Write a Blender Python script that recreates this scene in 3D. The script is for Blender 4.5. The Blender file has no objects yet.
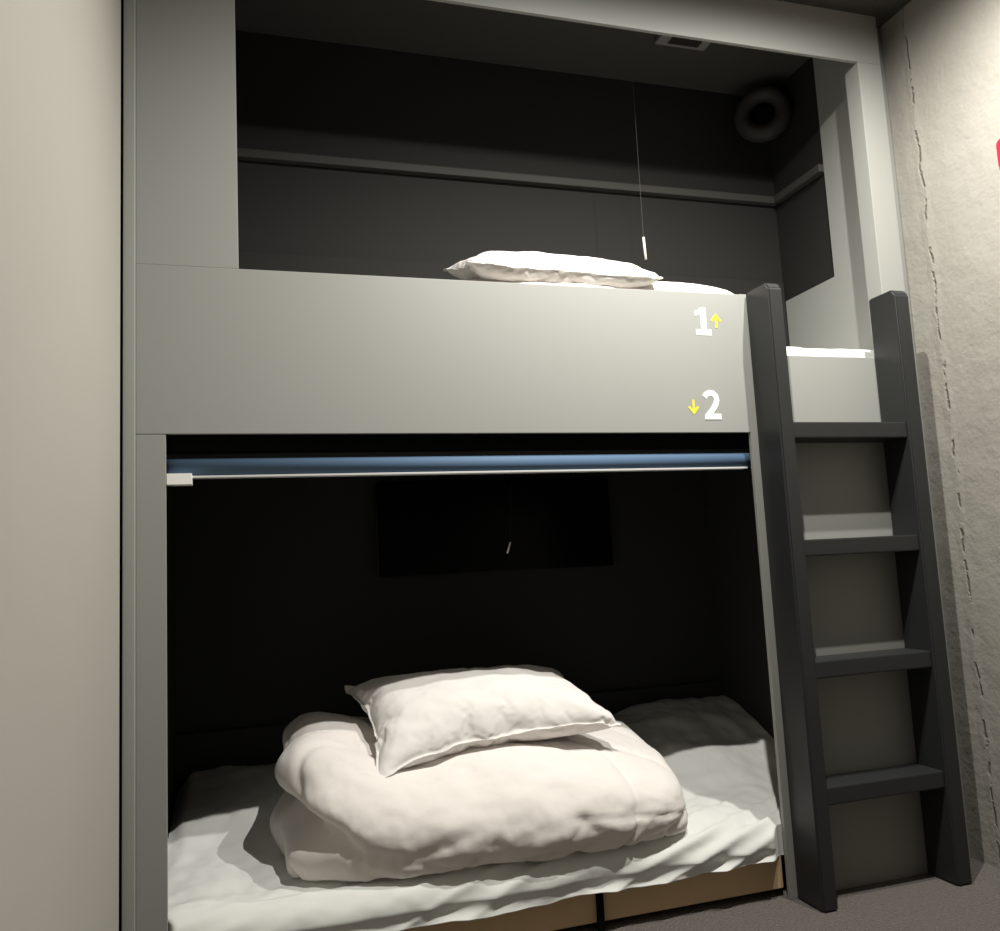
import bpy, bmesh, math, random
from mathutils import Vector, Matrix, noise

# ---------------------------------------------------------------- camera, light, exposure
scene = bpy.context.scene
COL = scene.collection
S = 2.6                      # metres per unit of the camera-to-bunk distance
F = 0.448 * S                # camera height above the carpet

def W(x, y, z):              # room units -> metres (floor at z = 0)
    return Vector((x * S, y * S, z * S + F))

cam_data = bpy.data.cameras.new('camera')
cam_data.sensor_width = 36.0
cam_data.lens = 36.0 * 845.25 / 1000.0
cam_data.clip_start = 0.02
cam = bpy.data.objects.new('camera', cam_data)
COL.objects.link(cam)
r = Vector((0.956614, -0.28705266, -0.04990423))
u = Vector((0.01398758, -0.12583718, 0.99195229))
f = Vector((0.29102235, 0.94961349, 0.11636243))
cam.matrix_world = Matrix(((r.x, u.x, -f.x, 0), (r.y, u.y, -f.y, 0), (r.z, u.z, -f.z, F), (0, 0, 0, 1)))
scene.camera = cam

world = bpy.data.worlds.new('world')
scene.world = world
world.use_nodes = True
world.node_tree.nodes['Background'].inputs[0].default_value = (0.9, 0.95, 1.0, 1)
world.node_tree.nodes['Background'].inputs[1].default_value = 0.0

def spot(name, loc, target, power, color, radius, size, blend):
    d = bpy.data.lights.new(name, 'SPOT')
    d.energy = power; d.color = color; d.shadow_soft_size = radius
    d.spot_size = math.radians(size); d.spot_blend = blend
    o = bpy.data.objects.new(name, d); COL.objects.link(o)
    o.location = loc
    o.rotation_euler = (Vector(target) - Vector(loc)).to_track_quat('-Z', 'Y').to_euler()
    return o

LAMPS = [(0.45, 0.63, 0.805, 225), (0.74, 0.69, 0.805, 185)]
for (lx, ly, lz, lp) in LAMPS:
    spot('ceiling_spot', W(lx, ly, lz), W(lx - 0.02, ly + 0.05, -0.448), lp, (1.0, 0.975, 0.915), 0.016, 178, 0.95)

scene.view_settings.view_transform = 'Standard'
scene.view_settings.look = 'None'
scene.view_settings.gamma = 1.0
scene.view_settings.use_curve_mapping = False
scene.view_settings.exposure = 0.08

# ---------------------------------------------------------------- materials
def mat(name, color, rough=0.6, spec=0.4, bump=None, var=None, sheen=0.0, metal=0.0):
    """bump = (noise scale, strength, distance); var = (noise scale, amount)"""
    m = bpy.data.materials.new(name); m.use_nodes = True
    nt = m.node_tree; b = nt.nodes['Principled BSDF']
    b.inputs['Base Color'].default_value = (*color, 1)
    b.inputs['Roughness'].default_value = rough
    b.inputs['Specular IOR Level'].default_value = spec
    b.inputs['Metallic'].default_value = metal
    if sheen: b.inputs['Sheen Weight'].default_value = sheen
    tc = nt.nodes.new('ShaderNodeTexCoord')
    if var:
        n = nt.nodes.new('ShaderNodeTexNoise'); n.inputs['Scale'].default_value = var[0]; n.inputs['Detail'].default_value = 5
        nt.links.new(tc.outputs['Object'], n.inputs['Vector'])
        mx = nt.nodes.new('ShaderNodeMix'); mx.data_type = 'RGBA'
        a = var[1]
        mx.inputs['A'].default_value = (*[c * (1 - a) for c in color], 1)
        mx.inputs['B'].default_value = (*[min(1, c * (1 + a)) for c in color], 1)
        nt.links.new(n.outputs['Fac'], mx.inputs['Factor'])
        nt.links.new(mx.outputs['Result'], b.inputs['Base Color'])
    if bump:
        n = nt.nodes.new('ShaderNodeTexNoise'); n.inputs['Scale'].default_value = bump[0]; n.inputs['Detail'].default_value = 6
        nt.links.new(tc.outputs['Object'], n.inputs['Vector'])
        bp = nt.nodes.new('ShaderNodeBump'); bp.inputs['Strength'].default_value = bump[1]; bp.inputs['Distance'].default_value = bump[2]
        nt.links.new(n.outputs['Fac'], bp.inputs['Height'])
        nt.links.new(bp.outputs['Normal'], b.inputs['Normal'])
    return m

def concrete_mat():
    m = bpy.data.materials.new('painted_concrete'); m.use_nodes = True
    nt = m.node_tree; N = nt.nodes; L = nt.links
    b = N['Principled BSDF']; b.inputs['Roughness'].default_value = 0.75; b.inputs['Specular IOR Level'].default_value = 0.25
    tc = N.new('ShaderNodeTexCoord'); sep = N.new('ShaderNodeSeparateXYZ'); L.new(tc.outputs['Object'], sep.inputs[0])
    def math_(op, a, c=None, clamp=False):
        n = N.new('ShaderNodeMath'); n.operation = op; n.use_clamp = clamp
        for i, v in enumerate((a, c)):
            if v is None: continue
            if isinstance(v, (int, float)): n.inputs[i].default_value = v
            else: L.new(v, n.inputs[i])
        return n.outputs[0]
    def noise_(scale, detail=4, vec=None):
        n = N.new('ShaderNodeTexNoise'); n.inputs['Scale'].default_value = scale; n.inputs['Detail'].default_value = detail
        L.new(vec or tc.outputs['Object'], n.inputs['Vector']); return n.outputs['Fac']
    # vertical formwork joint with a broken, chipped line
    wob = math_('MULTIPLY', math_('SUBTRACT', noise_(7, 5), 0.5), 0.06)
    dist = math_('ABSOLUTE', math_('SUBTRACT', math_('ADD', sep.outputs['Y'], wob), CRACK_Y))
    line = math_('SUBTRACT', 1.0, math_('DIVIDE', dist, 0.008), True)
    gate = math_('MULTIPLY', math_('SUBTRACT', noise_(16, 3), 0.47), 14, True)
    crack = math_('MULTIPLY', line, gate)
    # sparse pits and trowel nicks
    mp = N.new('ShaderNodeMapping'); mp.inputs['Scale'].default_value = (1, 1, 0.55); L.new(tc.outputs['Object'], mp.inputs[0])
    v = N.new('ShaderNodeTexVoronoi'); v.inputs['Scale'].default_value = 11
    jit = N.new('ShaderNodeVectorMath'); jit.operation = 'ADD'
    nz = N.new('ShaderNodeTexNoise'); nz.inputs['Scale'].default_value = 45; L.new(tc.outputs['Object'], nz.inputs['Vector'])
    sc = N.new('ShaderNodeVectorMath'); sc.operation = 'SCALE'; sc.inputs['Scale'].default_value = 0.05
    L.new(nz.outputs['Color'], sc.inputs[0]); L.new(mp.outputs[0], jit.inputs[0]); L.new(sc.outputs[0], jit.inputs[1])
    L.new(jit.outputs[0], v.inputs['Vector'])
    sepc = N.new('ShaderNodeSeparateColor'); L.new(v.outputs['Color'], sepc.inputs[0])
    rad = math_('MULTIPLY', math_('SUBTRACT', sepc.outputs[0], 0.55, True), 0.30)
    pit = math_('MULTIPLY', math_('SUBTRACT', rad, v.outputs['Distance']), 40, True)
    holes = math_('MAXIMUM', crack, pit)
    col = N.new('ShaderNodeMix'); col.data_type = 'RGBA'
    col.inputs['A'].default_value = (0.25, 0.236, 0.207, 1); col.inputs['B'].default_value = (0.34, 0.323, 0.286, 1)
    L.new(noise_(2.2, 6), col.inputs['Factor'])
    col2 = N.new('ShaderNodeMix'); col2.data_type = 'RGBA'
    L.new(math_('MULTIPLY', holes, 0.75), col2.inputs['Factor']); L.new(col.outputs['Result'], col2.inputs['A'])
    col2.inputs['B'].default_value = (0.13, 0.115, 0.09, 1)
    L.new(col2.outputs['Result'], b.inputs['Base Color'])
    h = math_('ADD', math_('MULTIPLY', noise_(9, 8), 0.9), math_('MULTIPLY', noise_(55, 5), 0.22))
    h = math_('SUBTRACT', h, math_('MULTIPLY', holes, 0.8))
    ridge = math_('MULTIPLY', math_('SUBTRACT', 1.0, math_('DIVIDE', dist, 0.03), True), 0.35)
    h = math_('ADD', h, ridge)
    bp = N.new('ShaderNodeBump'); bp.inputs['Strength'].default_value = 0.55; bp.inputs['Distance'].default_value = 0.016
    L.new(h, bp.inputs['Height']); L.new(bp.outputs['Normal'], b.inputs['Normal'])
    return m

CRACK_Y = 0.972 * S
M = {}
M['concrete'] = concrete_mat()
M['left_wall'] = mat('cream_wall_paint', (0.385, 0.366, 0.326), 0.7, 0.2, (3, 0.15, 0.02), (1.5, 0.05))
M['unseen_wall'] = mat('darkened_unseen_wall', (0.04, 0.04, 0.04), 0.8, 0.2)  # wall out of view, darkened to cut bounce light
M['ceiling'] = mat('dark_ceiling_paint', (0.06, 0.058, 0.052), 0.85, 0.2, (20, 0.1, 0.005))
M['carpet'] = mat('brown_grey_carpet', (0.112, 0.094, 0.080), 0.95, 0.1, (150, 1.0, 0.012), (95, 0.75), sheen=0.3)
M['grey'] = mat('grey_painted_board', (0.300, 0.303, 0.282), 0.5, 0.35, (400, 0.06, 0.001), (1.2, 0.03))
M['trim'] = mat('grey_trim_paint', (0.33, 0.345, 0.315), 0.4, 0.5)
M['dark'] = mat('charcoal_interior_paint', (0.020, 0.0197, 0.018), 0.7, 0.25, (300, 0.05, 0.001))
M['dark_low'] = mat('black_interior_paint', (0.040, 0.040, 0.037), 0.7, 0.2, (300, 0.05, 0.001))
M['dark_ceiling'] = mat('charcoal_ceiling_board', (0.05, 0.049, 0.045), 0.7, 0.25)
M['rail'] = mat('charcoal_ledge', (0.050, 0.049, 0.044), 0.6, 0.3)
M['ringm'] = mat('dark_plastic_ring', (0.035, 0.034, 0.032), 0.6, 0.3)
M['ladder'] = mat('charcoal_stained_wood', (0.021, 0.022, 0.022), 0.45, 0.4, (60, 0.06, 0.002), (6, 0.12))
M['wood'] = mat('plywood', (0.62, 0.44, 0.265), 0.6, 0.3, (40, 0.08, 0.002), (5, 0.14))
M['sheet'] = mat('white_cotton_sheet', (0.73, 0.735, 0.70), 0.85, 0.15, (5, 0.12, 0.02), sheen=0.1)
M['duvet'] = mat('white_cotton_duvet', (0.80, 0.755, 0.715), 0.85, 0.15, (9, 0.15, 0.02), sheen=0.1)
M['pillow'] = mat('white_cotton_pillowcase', (0.80, 0.77, 0.735), 0.85, 0.15, (10, 0.12, 0.02), sheen=0.1)
M['blue'] = mat('slate_blue_blind_fabric', (0.085, 0.145, 0.235), 0.7, 0.3, (300, 0.1, 0.001))
M['metal'] = mat('light_aluminium', (0.75, 0.75, 0.74), 0.35, 0.5, metal=0.3)
M['white'] = mat('white_plastic', (0.85, 0.84, 0.80), 0.4, 0.5)
M['black'] = mat('gloss_black_screen', (0.0015, 0.0015, 0.0018), 0.25, 0.25)
M['yellow'] = mat('yellow_print', (0.75, 0.66, 0.05), 0.5, 0.3)
M['whiteprint'] = mat('white_print', (0.88, 0.88, 0.85), 0.5, 0.3)
M['red'] = mat('red_plastic', (0.75, 0.02, 0.045), 0.4, 0.4)
M['fixture'] = mat('grey_lamp_housing', (0.20, 0.19, 0.185), 0.5, 0.3)
M['cordm'] = mat('grey_cord', (0.10, 0.10, 0.09), 0.7, 0.2)
M['void'] = mat('recess_shade_black', (0.004, 0.004, 0.004), 0.9, 0.1)  # near-black colour, puts the shade of gaps and recesses into the surface

# ---------------------------------------------------------------- helpers
def link(name, bm, m, parent=None, smooth=False):
    me = bpy.data.meshes.new(name)
    bmesh.ops.recalc_face_normals(bm, faces=bm.faces)
    bm.to_mesh(me); bm.free()
    me.materials.append(m)
    if smooth:
        for p in me.polygons: p.use_smooth = True
    o = bpy.data.objects.new(name, me); COL.objects.link(o)
    if parent:
        o.parent = parent
        o.matrix_parent_inverse = Matrix.Translation(parent.location).inverted()
    return o

def empty(name, loc):
    o = bpy.data.objects.new(name, None); COL.objects.link(o); o.location = loc
    return o

def tag(o, label, cat, group=None):
    o['label'] = label; o['category'] = cat
    if group: o['group'] = group
    return o

def structure(o):
    o['kind'] = 'structure'; return o

def box_bm(a, b, bevel=0.0, bm=None, seg=2):
    """box between two corners in room units, bevel in metres"""
    a = W(*a); b = W(*b)
    t = bmesh.new()
    bmesh.ops.create_cube(t, size=1)
    for v in t.verts:
        v.co = Vector([(a[i] + b[i]) / 2 + v.co[i] * abs(b[i] - a[i]) for i in range(3)])
    if bevel:
        bmesh.ops.bevel(t, geom=list(t.edges), offset=bevel, segments=seg, affect='EDGES', profile=0.6)
    if bm is None: return t
    me = bpy.data.meshes.new('t'); t.to_mesh(me); t.free(); bm.from_mesh(me); bpy.data.meshes.remove(me)
    return bm

def box(name, a, b, m, parent=None, bevel=0.0015):
    return link(name, box_bm(a, b, bevel), m, parent)

def tube_bm(p0, p1, rad, seg=20, bm=None):
    bm = bm or bmesh.new()
    p0 = Vector(p0); p1 = Vector(p1); d = p1 - p0
    q = d.to_track_quat('Z', 'Y')
    rings = []
    for p in (p0, p1):
        rings.append([bm.verts.new(p + q @ Vector((math.cos(t) * rad, math.sin(t) * rad, 0))) for t in [2 * math.pi * k / seg for k in range(seg)]])
    for k in range(seg):
        bm.faces.new((rings[0][k], rings[0][(k + 1) % seg], rings[1][(k + 1) % seg], rings[1][k]))
    bm.faces.new(rings[0][::-1]); bm.faces.new(rings[1])
    return bm

def prism_xz(polys, y0, y1, bm=None):
    """extrude polygons given in room-unit (x, z) between depths y0 and y1"""
    bm = bm or bmesh.new()
    for poly in polys:
        A = [bm.verts.new(W(x, y0, z)) for x, z in poly]
        B = [bm.verts.new(W(x, y1, z)) for x, z in poly]
        n = len(poly)
        bm.faces.new(A); bm.faces.new(B[::-1])
        for k in range(n):
            bm.faces.new((A[k], B[k], B[(k + 1) % n], A[(k + 1) % n]))
    return bm

# ---------------------------------------------------------------- room shell
XL, XR, ZC, ZF = -0.127, 0.985, 0.822, -0.448
YB = -0.85
structure(box('floor', (XL - 0.03, YB, ZF - 0.03), (XR + 0.03, 1.60, ZF), M['carpet'], bevel=0))
structure(box('ceiling', (XL - 0.03, YB, ZC), (XR + 0.03, 1.0205, ZC + 0.03), M['ceiling'], bevel=0))
structure(box('wall_left', (XL - 0.04, YB, ZF), (XL, 0.985, ZC), M['left_wall'], bevel=0.003))
structure(box('wall_right', (XR, YB, ZF), (XR + 0.04, 1.60, ZC), M['concrete'], bevel=0))
structure(box('wall_back_unseen', (XL, YB - 0.03, ZF), (XR, YB, ZC), M['unseen_wall'], bevel=0))  # unseen, added behind the camera to close the room for bounce light
structure(box('trim_1', (0.958, 1.022, ZF), (XR, 1.04, ZC), M['grey'], bevel=0.001))

# ---------------------------------------------------------------- the bunk unit
UD, LD = 1.285, 1.42          # back of the upper / lower sleeping space
bunk = empty('capsule_bunk', W(0.4, 1.0, ZF))
tag(bunk, 'grey built-in two-level capsule bunk with dark sleeping spaces filling the end of the room', 'bunk bed')
T = 0.030; TH = 0.006                     # thickness of the front boards
box('edge_trim', (XL + 0.0015, 0.992, ZF), (-0.1130, 1.02, ZC), M['trim'], bunk, 0.002)
box('side_board', (-0.1128, 1.0, 0.3595), (-0.0015, 1.0 + TH, ZC), M['grey'], bunk)
box('side_board', (-0.1128, 1.0, ZF), (-0.082, 1.0 + TH, 0.1633), M['grey'], bunk)
box('header_board', (-0.0013, 1.0, 0.741), (0.9575, 1.0 + TH, ZC), M['grey'], bunk)
guard = box('guard_board', (-0.1128, 0.9995, 0.1635), (0.669, 1.0 + TH, 0.3593), M['grey'], bunk)
box('post', (0.6692, 1.0, ZF), (0.690, 1.0 + TH, 0.360), M['grey'], bunk)
box('entry_board', (0.6902, 1.0, ZF), (0.9138, 1.0 + TH, 0.2735), M['grey'], bunk)
box('corner_column', (0.914, 0.9995, ZF), (0.9575, 1.0 + T, 0.7408), M['grey'], bunk, 0.003)
# upper sleeping space
XU0, XU1 = -0.10, 0.955
ZU = 0.848
box('bunk_floor', (XU0, 1.0 + TH, 0.168), (XU1, UD, 0.20), M['dark'], bunk)
box('back_panel', (XU0, UD, 0.168), (XU1, UD + 0.015, ZU), M['dark'], bunk)
box('back_skirting', (XU0, UD - 0.008, 0.20), (XU1 - 0.004, UD, 0.487), M['dark'], bunk, 0.004)
box('ledge', (XU0, UD - 0.014, 0.634), (XU1 - 0.004, UD, 0.648), M['rail'], bunk, 0.006)
box('end_panel', (XU0 - 0.015, 1.0 + T, 0.168), (XU0, UD + 0.015, ZU), M['dark'], bunk)
box('end_panel', (XU1, 1.0 + T, 0.168), (XU1 + 0.018, UD + 0.015, ZU), M['dark'], bunk)
# light grey lining board of the right end: full height in front, low behind
bm = bmesh.new()
poly = [(1.0 + T, 0.20), (UD - 0.009, 0.20), (UD - 0.009, 0.450), (1.142, 0.450), (1.142, ZU), (1.0 + T, ZU)]
A = [bm.verts.new(W(XU1 - 0.004, y, z)) for y, z in poly]; B = [bm.verts.new(W(XU1, y, z)) for y, z in poly]
bm.faces.new(A); bm.faces.new(B[::-1])
for k in range(6): bm.faces.new((A[k], B[k], B[(k + 1) % 6], A[(k + 1) % 6]))
o = link('end_lining', bm, M['grey'], bunk); o['label'] = 'light grey lining board'
box('ledge', (XU1 - 0.014, 1.142, 0.634), (XU1, UD - 0.014, 0.648), M['rail'], bunk, 0.006)
box('bunk_ceiling', (XU0, 1.0 + TH, ZU), (XU1, UD + 0.015, ZU + 0.015), M['dark_ceiling'], bunk)
# lower sleeping space
XD0, XD1 = -0.104, 0.835
box('bunk_ceiling', (XD0, 1.0 + TH, 0.166), (XD1, LD, 0.1678), M['dark_low'], bunk, 0)
box('back_panel', (XD0 - 0.01, LD, ZF), (XD1 + 0.01, LD + 0.015, 0.1678), M['dark_low'], bunk)
box('back_skirting', (XD0, LD - 0.012, -0.30), (XD1, LD, -0.232), M['dark_low'], bunk, 0.004)
box('end_panel', (XD0 - 0.01, 1.0 + TH, ZF), (XD0, LD, 0.166), M['dark_low'], bunk)
box('end_panel', (XD1, 1.0 + T, ZF), (XD1 + 0.01, LD, 0.166), M['dark_low'], bunk)
# bed base: slab, wooden fronts, black colour for the shade beneath the fronts
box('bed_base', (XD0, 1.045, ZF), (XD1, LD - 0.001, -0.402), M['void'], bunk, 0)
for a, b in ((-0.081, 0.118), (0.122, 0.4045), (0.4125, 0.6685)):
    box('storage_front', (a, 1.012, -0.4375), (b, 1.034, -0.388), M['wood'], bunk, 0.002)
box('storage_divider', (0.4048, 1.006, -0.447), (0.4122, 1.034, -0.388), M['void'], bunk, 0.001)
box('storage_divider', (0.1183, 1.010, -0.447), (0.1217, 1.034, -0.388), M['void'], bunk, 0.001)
# printed digits and arrows on the guard board
def stroke(points, w):
    """ribbon polygons around a polyline, one quad per segment, mitred"""
    pts = [Vector(p) for p in points]; n = len(pts); L_, R_ = [], []
    for i, p in enumerate(pts):
        d0 = (pts[i] - pts[i - 1]).normalized() if i else (pts[1] - pts[0]).normalized()
        d1 = (pts[i + 1] - pts[i]).normalized() if i < n - 1 else d0
        t = (d0 + d1).normalized(); nrm = Vector((-t.y, t.x)); k = w / 2 / max(0.4, nrm.dot(Vector((-d0.y, d0.x))))
        L_.append(p + nrm * k); R_.append(p - nrm * k)
    return [[tuple(R_[i]), tuple(R_[i + 1]), tuple(L_[i + 1]), tuple(L_[i])] for i in range(n - 1)]
def decal(name, polys, m, label):
    bm = bmesh.new()
    for i, pl in enumerate(polys): prism_xz([pl], 0.9995, 0.9991 - 0.00003 * i, bm)
    o = link(name, bm, m, guard); o['label'] = label
k = 0.00137
def T2(x0, z0, polys): return [[(x0 + a * k, z0 + b * k) for a, b in p] for p in polys]
decal('number_one', T2(0.5965, 0.2985, [[(0, 0), (17.4, 0), (17.4, 6), (0, 6)], [(6, 6), (12.3, 6), (12.3, 28.5), (6, 28.5)],
      [(0, 19.5), (6, 21.8), (6, 28.5), (4.5, 26), (0, 24.6)]]), M['whiteprint'], 'white printed digit 1')
arc = [(2.0, 22.5), (4.2, 25.2), (7.8, 26.9), (11.8, 26.3), (14.8, 23.6), (15.6, 19.5), (14.2, 15.2), (10.6, 10.2), (5.6, 4.6), (3.2, 2.0)]
decal('number_two', T2(0.5985, 0.1812, stroke(arc, 5.6) + [[(0.8, 0), (19.4, 0), (19.4, 5.7), (1.8, 5.7)]]), M['whiteprint'], 'white printed digit 2')
up = stroke([(0.8, 6.9), (6, 13), (11.2, 6.9)], 2.5) + [[(4.8, 0), (7.2, 0), (7.2, 12), (4.8, 12)]]
dn = [[(a, 14 - b) for a, b in p] for p in up]
decal('arrow', T2(0.6205, 0.3095, up), M['yellow'], 'yellow arrow pointing up beside the 1')
decal('arrow', T2(0.5755, 0.1890, dn), M['yellow'], 'yellow arrow pointing down beside the 2')

# ---------------------------------------------------------------- ladder
lad = empty('bunk_ladder', W(0.79, 0.97, ZF))
tag(lad, 'charcoal wooden ladder with four flat rungs fixed to the right of the bunk front', 'ladder')
def rail(x0, x1):
    bm = bmesh.new()
    prof = [(0.9993, ZF + 0.0005), (0.946, ZF + 0.0005), (0.946, 0.352), (0.953, 0.361), (0.9993, 0.361)]
    A = [bm.verts.new(W(x0, y, z)) for y, z in prof]; B = [bm.verts.new(W(x1, y, z)) for y, z in prof]
    bm.faces.new(A); bm.faces.new(B[::-1])
    for q in range(5): bm.faces.new((A[q], B[q], B[(q + 1) % 5], A[(q + 1) % 5]))
    bmesh.ops.bevel(bm, geom=list(bm.edges), offset=0.006, segments=3, affect='EDGES')
    return link('rail', bm, M['ladder'], lad)
rail(0.6785, 0.7010); rail(0.8865, 0.9115)
for z in (0.1695, 0.0125, -0.1445, -0.3015):
    box('rung', (0.7008, 0.950, z - 0.022), (0.8867, 0.9993, z), M['ladder'], lad, 0.005)

# ---------------------------------------------------------------- roller blind over the lower bunk
bl = empty('roller_blind', W(0.3, 1.018, 0.14))
tag(bl, 'rolled-up slate blue blind running across the top of the lower bunk opening', 'blind')
link('fabric_roll', tube_bm(W(-0.100, 1.0205, 0.1275), W(0.690, 1.0205, 0.1275), 0.0108 * S, 32), M['blue'], bl, True)
link('hem_bar', box_bm((-0.056, 1.0125, 0.1150), (0.668, 1.0265, 0.1175), 0.0008), M['metal'], bl)
o = link('end_bracket', box_bm((-0.0815, 1.001, 0.1065), (-0.0550, 1.018, 0.1190), 0.001), M['white'], bl); o['label'] = 'white plastic end bracket'
box('shade_strip', (-0.100, 1.012, 0.1455), (0.690, 1.036, 0.1655), M['void'], bl, 0.002)  # black strip standing in for the shade above the roll

# ---------------------------------------------------------------- small fittings
scr = empty('wall_screen', W(0.43, LD, 0.07))
tag(scr, 'wide flat black screen mounted on the back wall of the lower bunk', 'screen')
k_ = LD - 0.02
box('screen_panel', (0.150 * k_, LD - 0.020, -0.008 * k_), (0.451 * k_, LD - 0.0125, 0.1035 * k_), M['black'], scr, 0.003)
box('bracket', (0.25 * k_, LD - 0.0125, 0.02), (0.35 * k_, LD - 0.0002, 0.10), M['black'], scr, 0.001)

pc = empty('pull_cord', W(0.62, 1.17, ZU))
tag(pc, 'thin cord with a white toggle hanging above the upper bunk pillow', 'pull cord')
link('cord', tube_bm(W(0.6185, 1.17, ZU - 0.001), W(0.6170, 1.17, 0.50), 0.0008, 8), M['cordm'], pc)
link('toggle', tube_bm(W(0.6168, 1.17, 0.507), W(0.6182, 1.17, 0.470), 0.0055, 12), M['white'], pc, True)
pc2 = empty('pull_cord', W(0.36, 1.15, 0.166))
tag(pc2, 'small pale toggle on a dark cord hanging before the black screen', 'pull cord')
link('cord', tube_bm(W(0.362, 1.12, 0.1655), W(0.352, 1.12, 0.029), 0.0005, 8), M['dark_low'], pc2)
link('toggle', tube_bm(W(0.3525, 1.12, 0.030), W(0.3475, 1.12, 0.015), 0.0030, 10), M['white'], pc2, True)

lm = empty('ceiling_lamp', W(0.72, 1.15, ZU))
tag(lm, 'small flat switched-off lamp on the ceiling of the upper bunk near the front', 'lamp')
box('lamp_body', (0.660, 1.12, ZU - 0.008), (0.752, 1.165, ZU - 0.0002), M['fixture'], lm, 0.004)
box('diffuser', (0.680, 1.128, ZU - 0.0095), (0.735, 1.157, ZU - 0.0078), M['dark'], lm, 0.002)

# round dark ring in the back right corner of the upper bunk
bm = bmesh.new()
seg, sg2 = 48, 14
R0, r0 = 0.036 * S, 0.0145 * S
grid = []
for i in range(seg):
    t = 2 * math.pi * i / seg; row = []
    for j in range(sg2):
        q = 2 * math.pi * j / sg2
        row.append(bm.verts.new(Matrix.Rotation(math.radians(-40), 3, 'Z') @ Vector(((R0 + r0 * math.cos(q)) * math.cos(t), r0 * 1.3 * math.sin(q), (R0 + r0 * math.cos(q)) * math.sin(t)))))
    grid.append(row)
for i in range(seg):
    for j in range(sg2):
        bm.faces.new((grid[i][j], grid[(i + 1) % seg][j], grid[(i + 1) % seg][(j + 1) % sg2], grid[i][(j + 1) % sg2]))
vent = empty('air_vent', W(0.908, UD - 0.02, 0.788))
tag(vent, 'round dark ring-shaped vent in the back right corner of the upper bunk', 'vent')
c0 = W(0.908, 1.235, 0.784)
rot = Matrix.Translation(c0)
bmesh.ops.transform(bm, matrix=rot, verts=bm.verts)
link('ring', bm, M['ringm'], vent, True)
link('vent_hole', tube_bm(c0, c0 + Matrix.Rotation(math.radians(-40), 3, 'Z') @ Vector((0, 0.030, 0)), 0.030 * S, 32), M['void'], vent, True)

# red plate on the concrete wall
bm = bmesh.new()
cy, cz, hy, hz, rr = 0.765, 0.515, 0.075, 0.021, 0.008
pts = []
for (sy, sz, a0) in ((1, 1, 0), (-1, 1, 90), (-1, -1, 180), (1, -1, 270)):
    for q in range(6):
        t = math.radians(a0 + q * 18)
        pts.append((cy + sy * (hy - rr) + rr * math.cos(t), cz + sz * (hz - rr) + rr * math.sin(t)))
A = [bm.verts.new(W(XR - 0.003, y, z)) for y, z in pts]; B = [bm.verts.new(W(XR - 0.0001, y, z)) for y, z in pts]
bm.faces.new(A); bm.faces.new(B[::-1])
for q in range(len(pts)): bm.faces.new((A[q], B[q], B[(q + 1) % len(pts)], A[(q + 1) % len(pts)]))
tag(link('red_sign', bm, M['red']), 'red plate with rounded corners on the concrete wall at the right edge', 'sign')

# ---------------------------------------------------------------- bedding
def sm(a, b, x):
    t = min(1, max(0, (x - a) / (b - a))); return t * t * (3 - 2 * t)
def fbm(x, y, z=0, o=4):
    return noise.fractal(Vector((x, y, z)), 0.9, 2.0, o, noise_basis='PERLIN_ORIGINAL')
def ridge(x, y, z=0):
    return 1 - abs(noise.noise(Vector((x, y, z)))) * 2

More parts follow.
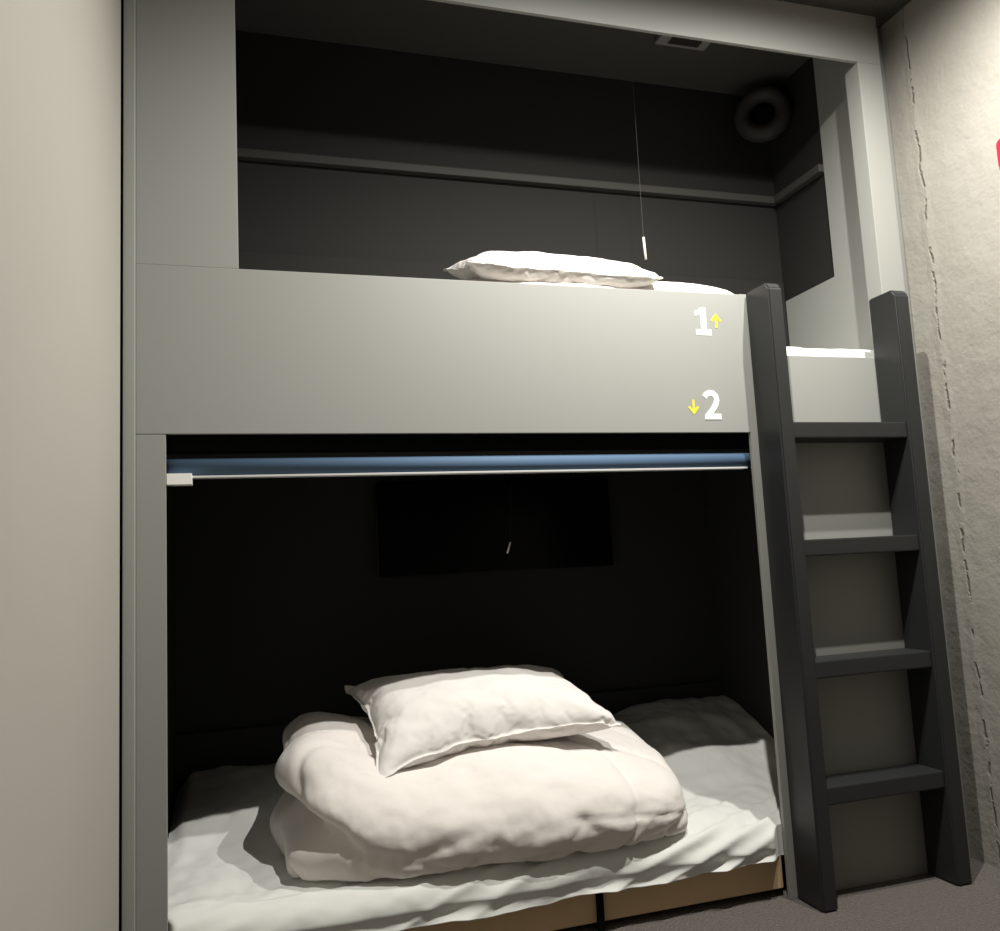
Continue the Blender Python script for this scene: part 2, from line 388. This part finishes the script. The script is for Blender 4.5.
def sheet_mesh(name, x0, x1, y_back, y_front, ztop, zhem, m, parent, wr, seed, backlift=0.0, rightlift=0.0, nx=260, ny=120, undery=0.045, clip=None):
    """sheet over a mattress: top, rounded front, hanging hem and tucked underside"""
    bm = bmesh.new()
    prof = []
    rr_ = 0.030
    for i in range(70):                     # top, back to front
        prof.append((y_back + (y_front + rr_ - y_back) * i / 69, ztop, 'top', i / 69))
    for i in range(1, 16):                  # rounded front corner
        t = math.pi / 2 * i / 15
        prof.append((y_front + rr_ - rr_ * math.sin(t), ztop - rr_ + rr_ * math.cos(t), 'arc', i / 15))
    for i in range(1, 20):
        prof.append((y_front + 0.003 * math.sin(i / 19 * 3), ztop - rr_ + (zhem - ztop + rr_) * i / 19, 'front', i / 19))
    for i in range(1, 6):                   # tucked under
        prof.append((y_front + undery * i / 5, zhem, 'under', i / 5))
    rows = []
    for (y, z, kind, t) in prof:
        row = []
        for j in range(nx + 1):
            s = j / nx; x = x0 + (x1 - x0) * s
            X, Y, Z = x, y, z
            fr = sm(y_front + 0.16, y_front + 0.02, y)
            if kind == 'top':
                Z += backlift * sm(y_front + 0.12, y_back, y) + rightlift * sm(x1 - 0.34, x1 - 0.12, x) * sm(y_front + 0.16, y_back - 0.06, y)
                Z -= 0.025 * (1 - sm(0, 0.03, x - x0)) ** 2 * sm(y_front + 0.1, y_back, y)
                Z += wr * (0.010 * fbm(x * 6 + seed, y * 6) + 0.0035 * fbm(x * 16 + seed, y * 22))
            # diagonal drag folds near the front edge
            if kind != 'under':
                ph = -x * 17 + (y - y_front) * 34 + (z - ztop) * 34
                fold = ridge(ph * 0.8 + seed, x * 1.5 + 0.3 * fbm(x * 4, y * 4), 3.1)
                amp = wr * (0.0085 * sm(0.0, 0.5, x) * (0.65 + 0.9 * fbm(x * 5, (y - z) * 5, 8)) + 0.0022) * (fr if kind == 'top' else 1)
                d = amp * (fold - 0.55) + wr * 0.004 * fbm(x * 9, (y + z) * 14, seed) * (fr if kind == 'top' else 1)
                if kind == 'top': Z += d
                elif kind == 'arc': Z += d * (1 - t); Y -= d * t
                else: Y -= d
            if kind in ('front', 'under'):
                Z += wr * 0.005 * fbm(x * 7, 1.3, seed) * (t if kind == 'front' else 1)
            if clip:
                if x > clip[0]: Y = max(Y, y_front + (clip[2] - y_front) * sm(clip[0], clip[1], x))
                if x < -0.076: Y = max(Y, y_front + (clip[2] - y_front) * sm(-0.076, -0.0815, x))
            row.append(bm.verts.new(W(X, Y, Z)))
        rows.append(row)
    for i in range(len(rows) - 1):
        for j in range(nx):
            bm.faces.new((rows[i][j], rows[i][j + 1], rows[i + 1][j + 1], rows[i + 1][j]))
    return link(name, bm, m, parent, True)

low = empty('mattress', W(0.37, 1.2, -0.40))
tag(low, 'mattress under a creased white sheet in the lower bunk', 'mattress')
box('mattress_core', (XD0 + 0.006, 1.050, -0.3985), (XD1 - 0.006, LD - 0.016, -0.372), M['sheet'], low, 0.03)
LZ = -0.352
sheet_mesh('fitted_sheet', XD0 + 0.003, XD1 - 0.004, LD - 0.014, 0.994, LZ, -0.3995, M['sheet'], low, 1.0, 4.2, backlift=0.066, rightlift=0.026, clip=(0.645, 0.668, 1.012))

upm = empty('mattress', W(0.43, 1.14, 0.20))
tag(upm, 'white sheeted mattress of the upper bunk, its edge showing between the ladder rails', 'mattress')
box('mattress_core', (XU0 + 0.006, 1.036, 0.2005), (XU1 - 0.01, UD - 0.014, 0.272), M['sheet'], upm, 0.02)
sheet_mesh('fitted_sheet', XU0 + 0.004, XU1 - 0.008, UD - 0.010, 1.034, 0.302, 0.203, M['sheet'], upm, 0.6, 9.1, nx=160)

# inflated cloth: a closed bag is blown up with the cloth solver and frozen
def bag(name, lx, ly, h, nx, ny, frames, pressure, shrink, stiff, seedn=0, ground=False):
    bm = bmesh.new()
    top, bot = [], []
    rnd = random.Random(seedn)
    for i in range(nx + 1):
        for lst, sgn in ((top, 1), (bot, -1)):
            row = []
            for j in range(ny + 1):
                x = (i / nx - .5) * lx; y = (j / ny - .5) * ly
                edge = i in (0, nx) or j in (0, ny)
                z = 0 if edge and h < 0.03 else sgn * h / 2
                if edge and h < 0.03 and sgn < 0: row.append(top_row_ref[i][j] if False else None)
                else: row.append(bm.verts.new((x, y, z + 0.002 * rnd.uniform(-1, 1))))
            lst.append(row)
    if h < 0.03:
        for i in range(nx + 1):
            for j in range(ny + 1):
                if bot[i][j] is None: bot[i][j] = top[i][j]
    for i in range(nx):
        for j in range(ny):
            bm.faces.new((top[i][j], top[i + 1][j], top[i + 1][j + 1], top[i][j + 1]))
            bm.faces.new((bot[i][j], bot[i][j + 1], bot[i + 1][j + 1], bot[i + 1][j]))
    if h >= 0.03:
        for i in range(nx):
            bm.faces.new((top[i][0], bot[i][0], bot[i + 1][0], top[i + 1][0]))
            bm.faces.new((top[i][ny], top[i + 1][ny], bot[i + 1][ny], bot[i][ny]))
        for j in range(ny):
            bm.faces.new((top[0][j], top[0][j + 1], bot[0][j + 1], bot[0][j]))
            bm.faces.new((top[nx][j], bot[nx][j], bot[nx][j + 1], top[nx][j + 1]))
    me = bpy.data.meshes.new(name); bmesh.ops.recalc_face_normals(bm, faces=bm.faces); bm.to_mesh(me); bm.free()
    o = bpy.data.objects.new(name, me); COL.objects.link(o)
    c = o.modifiers.new('cloth', 'CLOTH'); s = c.settings
    s.quality = 6; s.mass = 0.15
    s.tension_stiffness = stiff; s.compression_stiffness = stiff; s.shear_stiffness = stiff * 0.4; s.bending_stiffness = 0.05
    s.air_damping = 4
    s.use_pressure = True; s.uniform_pressure_force = pressure; s.shrink_min = shrink
    s.effector_weights.gravity = 0.0
    c.point_cache.frame_start = 1; c.point_cache.frame_end = frames
    c.collision_settings.use_collision = False; c.collision_settings.use_self_collision = False
    for fr in range(1, frames + 1):
        scene.frame_set(fr)
    dg = bpy.context.evaluated_depsgraph_get()
    out = bpy.data.meshes.new_from_object(o.evaluated_get(dg))
    pts = [v.co.copy() for v in out.vertices]; faces = [tuple(p.vertices) for p in out.polygons]
    bpy.data.objects.remove(o); bpy.data.meshes.remove(me); bpy.data.meshes.remove(out)
    scene.frame_set(1)
    return pts, faces

def freeze(name, pts, faces, m, parent=None, levels=1):
    me = bpy.data.meshes.new(name); me.from_pydata([tuple(p) for p in pts], [], faces); me.update()
    me.materials.append(m)
    for p in me.polygons: p.use_smooth = True
    o = bpy.data.objects.new(name, me); COL.objects.link(o)
    if levels:
        sb = o.modifiers.new('smooth', 'SUBSURF'); sb.levels = levels; sb.render_levels = levels
    if parent:
        o.parent = parent; o.matrix_parent_inverse = Matrix.Translation(parent.location).inverted()
    return o

PL, PW = 0.98, 0.60
pp, pf = bag('pillow', PL, PW, 0.02, 76, 48, 45, 3.0, 0.0, 12, 3)

def duvet_mesh(name, cx, cyy, hx, hy, h_left, h_mid, h_right, base, wr, seed, m, n=(190, 96, 40)):
    """thick folded duvet: a rounded slab, full at the left fold, thin at the right end"""
    bm = bmesh.new(); cache = {}
    def point(a, b, c):
        ea = 3.2 if a < 0 else 7.0
        r1 = (abs(b) ** 2.15 + abs(c) ** 2.15) ** (1 / 2.15)
        r_ = (r1 ** ea + abs(a) ** ea) ** (1 / ea)
        a, b, c = a / r_, b / r_, c / r_
        z = max(0.0, (c + 0.42) / 1.42)
        h = h_left + (h_mid - h_left) * sm(-1.0, -0.35, a) + (h_right - h_mid) * sm(-0.1, 1.0, a)
        h *= 1 - 0.18 * sm(0.2, 1.0, b)
        X, Y = cx + a * hx, cyy + b * hy
        Z = base(X, Y) + z * h
        nrm = Vector((a ** 3, b, c)).normalized()
        w1 = 0.0060 * noise.noise(Vector((X * 6 + seed, Y * 5, z * 1.3))) + 0.0026 * fbm(X * 16, Y * 18 + seed, z * 4)
        # narrow soft creases: valleys where a stretched noise crosses zero
        wq = 1.5 * noise.noise(Vector((X * 7, (Y - Z) * 7, 5.0)))
        gate = sm(-0.30, 0.08, noise.noise(Vector((X * 8 + 3, (Y - Z) * 9, 11.0)))) * (1 - 0.75 * sm(0.70, 0.95, z))
        v1 = noise.noise(Vector((X * 22 - (Z - Y) * 16 + seed + wq, (Z - Y) * 6 + X * 3, 2.0)))
        v2 = noise.noise(Vector((X * 6 - seed, (Y - Z) * 15, 7.0)))
        w2 = -0.0062 * gate * math.exp(-(v1 / 0.12) ** 2) * sm(-0.35, 0.25, a + 0.5 * fbm(X * 3, Z * 9, 1))
        w3 = -0.0034 * math.exp(-(v2 / 0.10) ** 2)
        w4 = 0.0030 * fbm(X * 22, (Y + Z) * 22, seed) * (1 - sm(0.15, 0.6, z))
        d = wr * (w1 + w2 + w3 + w4)
        # layered edge low on the right front
        if b < 0.2:
            g = (z - 0.26 - 0.16 * (1 - a) + 0.05 * wq) / 0.03
            d -= 0.0026 * wr * math.exp(-g * g) * sm(0.15, 0.5, a)
        # waist of the rolled left end
        k2 = sm(-0.62, -0.97, a)
        X += k2 * hx * 0.16 * math.exp(-((z - 0.36 - 0.08 * b) / 0.11) ** 2)
        d += k2 * wr * 0.007 * math.sin(b * 9 + 5 * z)
        if c < -0.6: d *= 0.2
        return W(X + nrm.x * d, Y + nrm.y * d, Z + nrm.z * d)
    def vert(i, j, k):
        key = (i, j, k)
        if key not in cache:
            cache[key] = bm.verts.new(point(2 * i / n[0] - 1, 2 * j / n[1] - 1, 2 * k / n[2] - 1))
        return cache[key]
    for i in range(n[0]):
        for j in range(n[1]):
            for k in (0, n[2]):
                bm.faces.new((vert(i, j, k), vert(i + 1, j, k), vert(i + 1, j + 1, k), vert(i, j + 1, k)))
        for k in range(n[2]):
            for j in (0, n[1]):
                bm.faces.new((vert(i, j, k), vert(i + 1, j, k), vert(i + 1, j, k + 1), vert(i, j, k + 1)))
    for j in range(n[1]):
        for k in range(n[2]):
            for i in (0, n[0]):
                bm.faces.new((vert(i, j, k), vert(i, j + 1, k), vert(i, j + 1, k + 1), vert(i, j, k + 1)))
    return link(name, bm, m, None, True)

def low_base(x, y):
    return LZ + 0.002 + 0.064 * sm(1.114, LD - 0.014, y)
tag(duvet_mesh('duvet', 0.294, 1.165, 0.260, 0.180, 0.180, 0.124, 0.098, low_base, 1.0, 2.2, M['duvet']),
    'thick folded white duvet lying in the middle of the lower bunk', 'duvet')

def pillow_shape(P, loc, yaw, pitch, rollx, bend, thick, wr, seed, sx=1, sy=1, tw=0.0):
    out = []
    R_ = Matrix.Rotation(yaw, 3, 'Z') @ Matrix.Rotation(rollx, 3, 'Y') @ Matrix.Rotation(pitch, 3, 'X')
    for p in P:
        a, b = p.x / (PL / 2), p.y / (PW / 2)
        z = p.z * thick - tw * a * b - bend * (a * a) - bend * 0.6 * b * b
        n = wr * (0.010 * fbm(a * 2 + seed, b * 2, p.z * 5) + 0.006 * (ridge(a * 4 + b * 3 + seed, b * 3, 0.4) - 0.5)) * (1 if p.z > 0 else 0.3)
        out.append(R_ @ Vector((p.x * sx, p.y * sy, z + n)) + loc)
    return out
P = pillow_shape(pp, W(0.305, 1.146, -0.190), math.radians(4), math.radians(19), math.radians(-1), 0.02, 0.66, 1.0, 7.0, 0.97, 1.04, 0.034)
tag(freeze('pillow', P, pf, M['pillow']), 'white pillow lying on the folded duvet of the lower bunk', 'pillow')

tag(duvet_mesh('duvet', 0.482, 1.105, 0.247, 0.062, 0.098, 0.105, 0.104, lambda x, y: 0.303, 0.5, 6.0, M['duvet'], (120, 48, 30)),
    'white folded duvet just showing above the guard board of the upper bunk', 'duvet')
P = pillow_shape(pp, W(0.429, 1.100, 0.411), math.radians(1), math.radians(15), math.radians(1), 0.0, 0.45, 1.0, 1.0, 0.84, 0.72)
tag(freeze('pillow', P, pf, M['pillow']), 'white pillow on the upper bunk above the grey guard board', 'pillow')
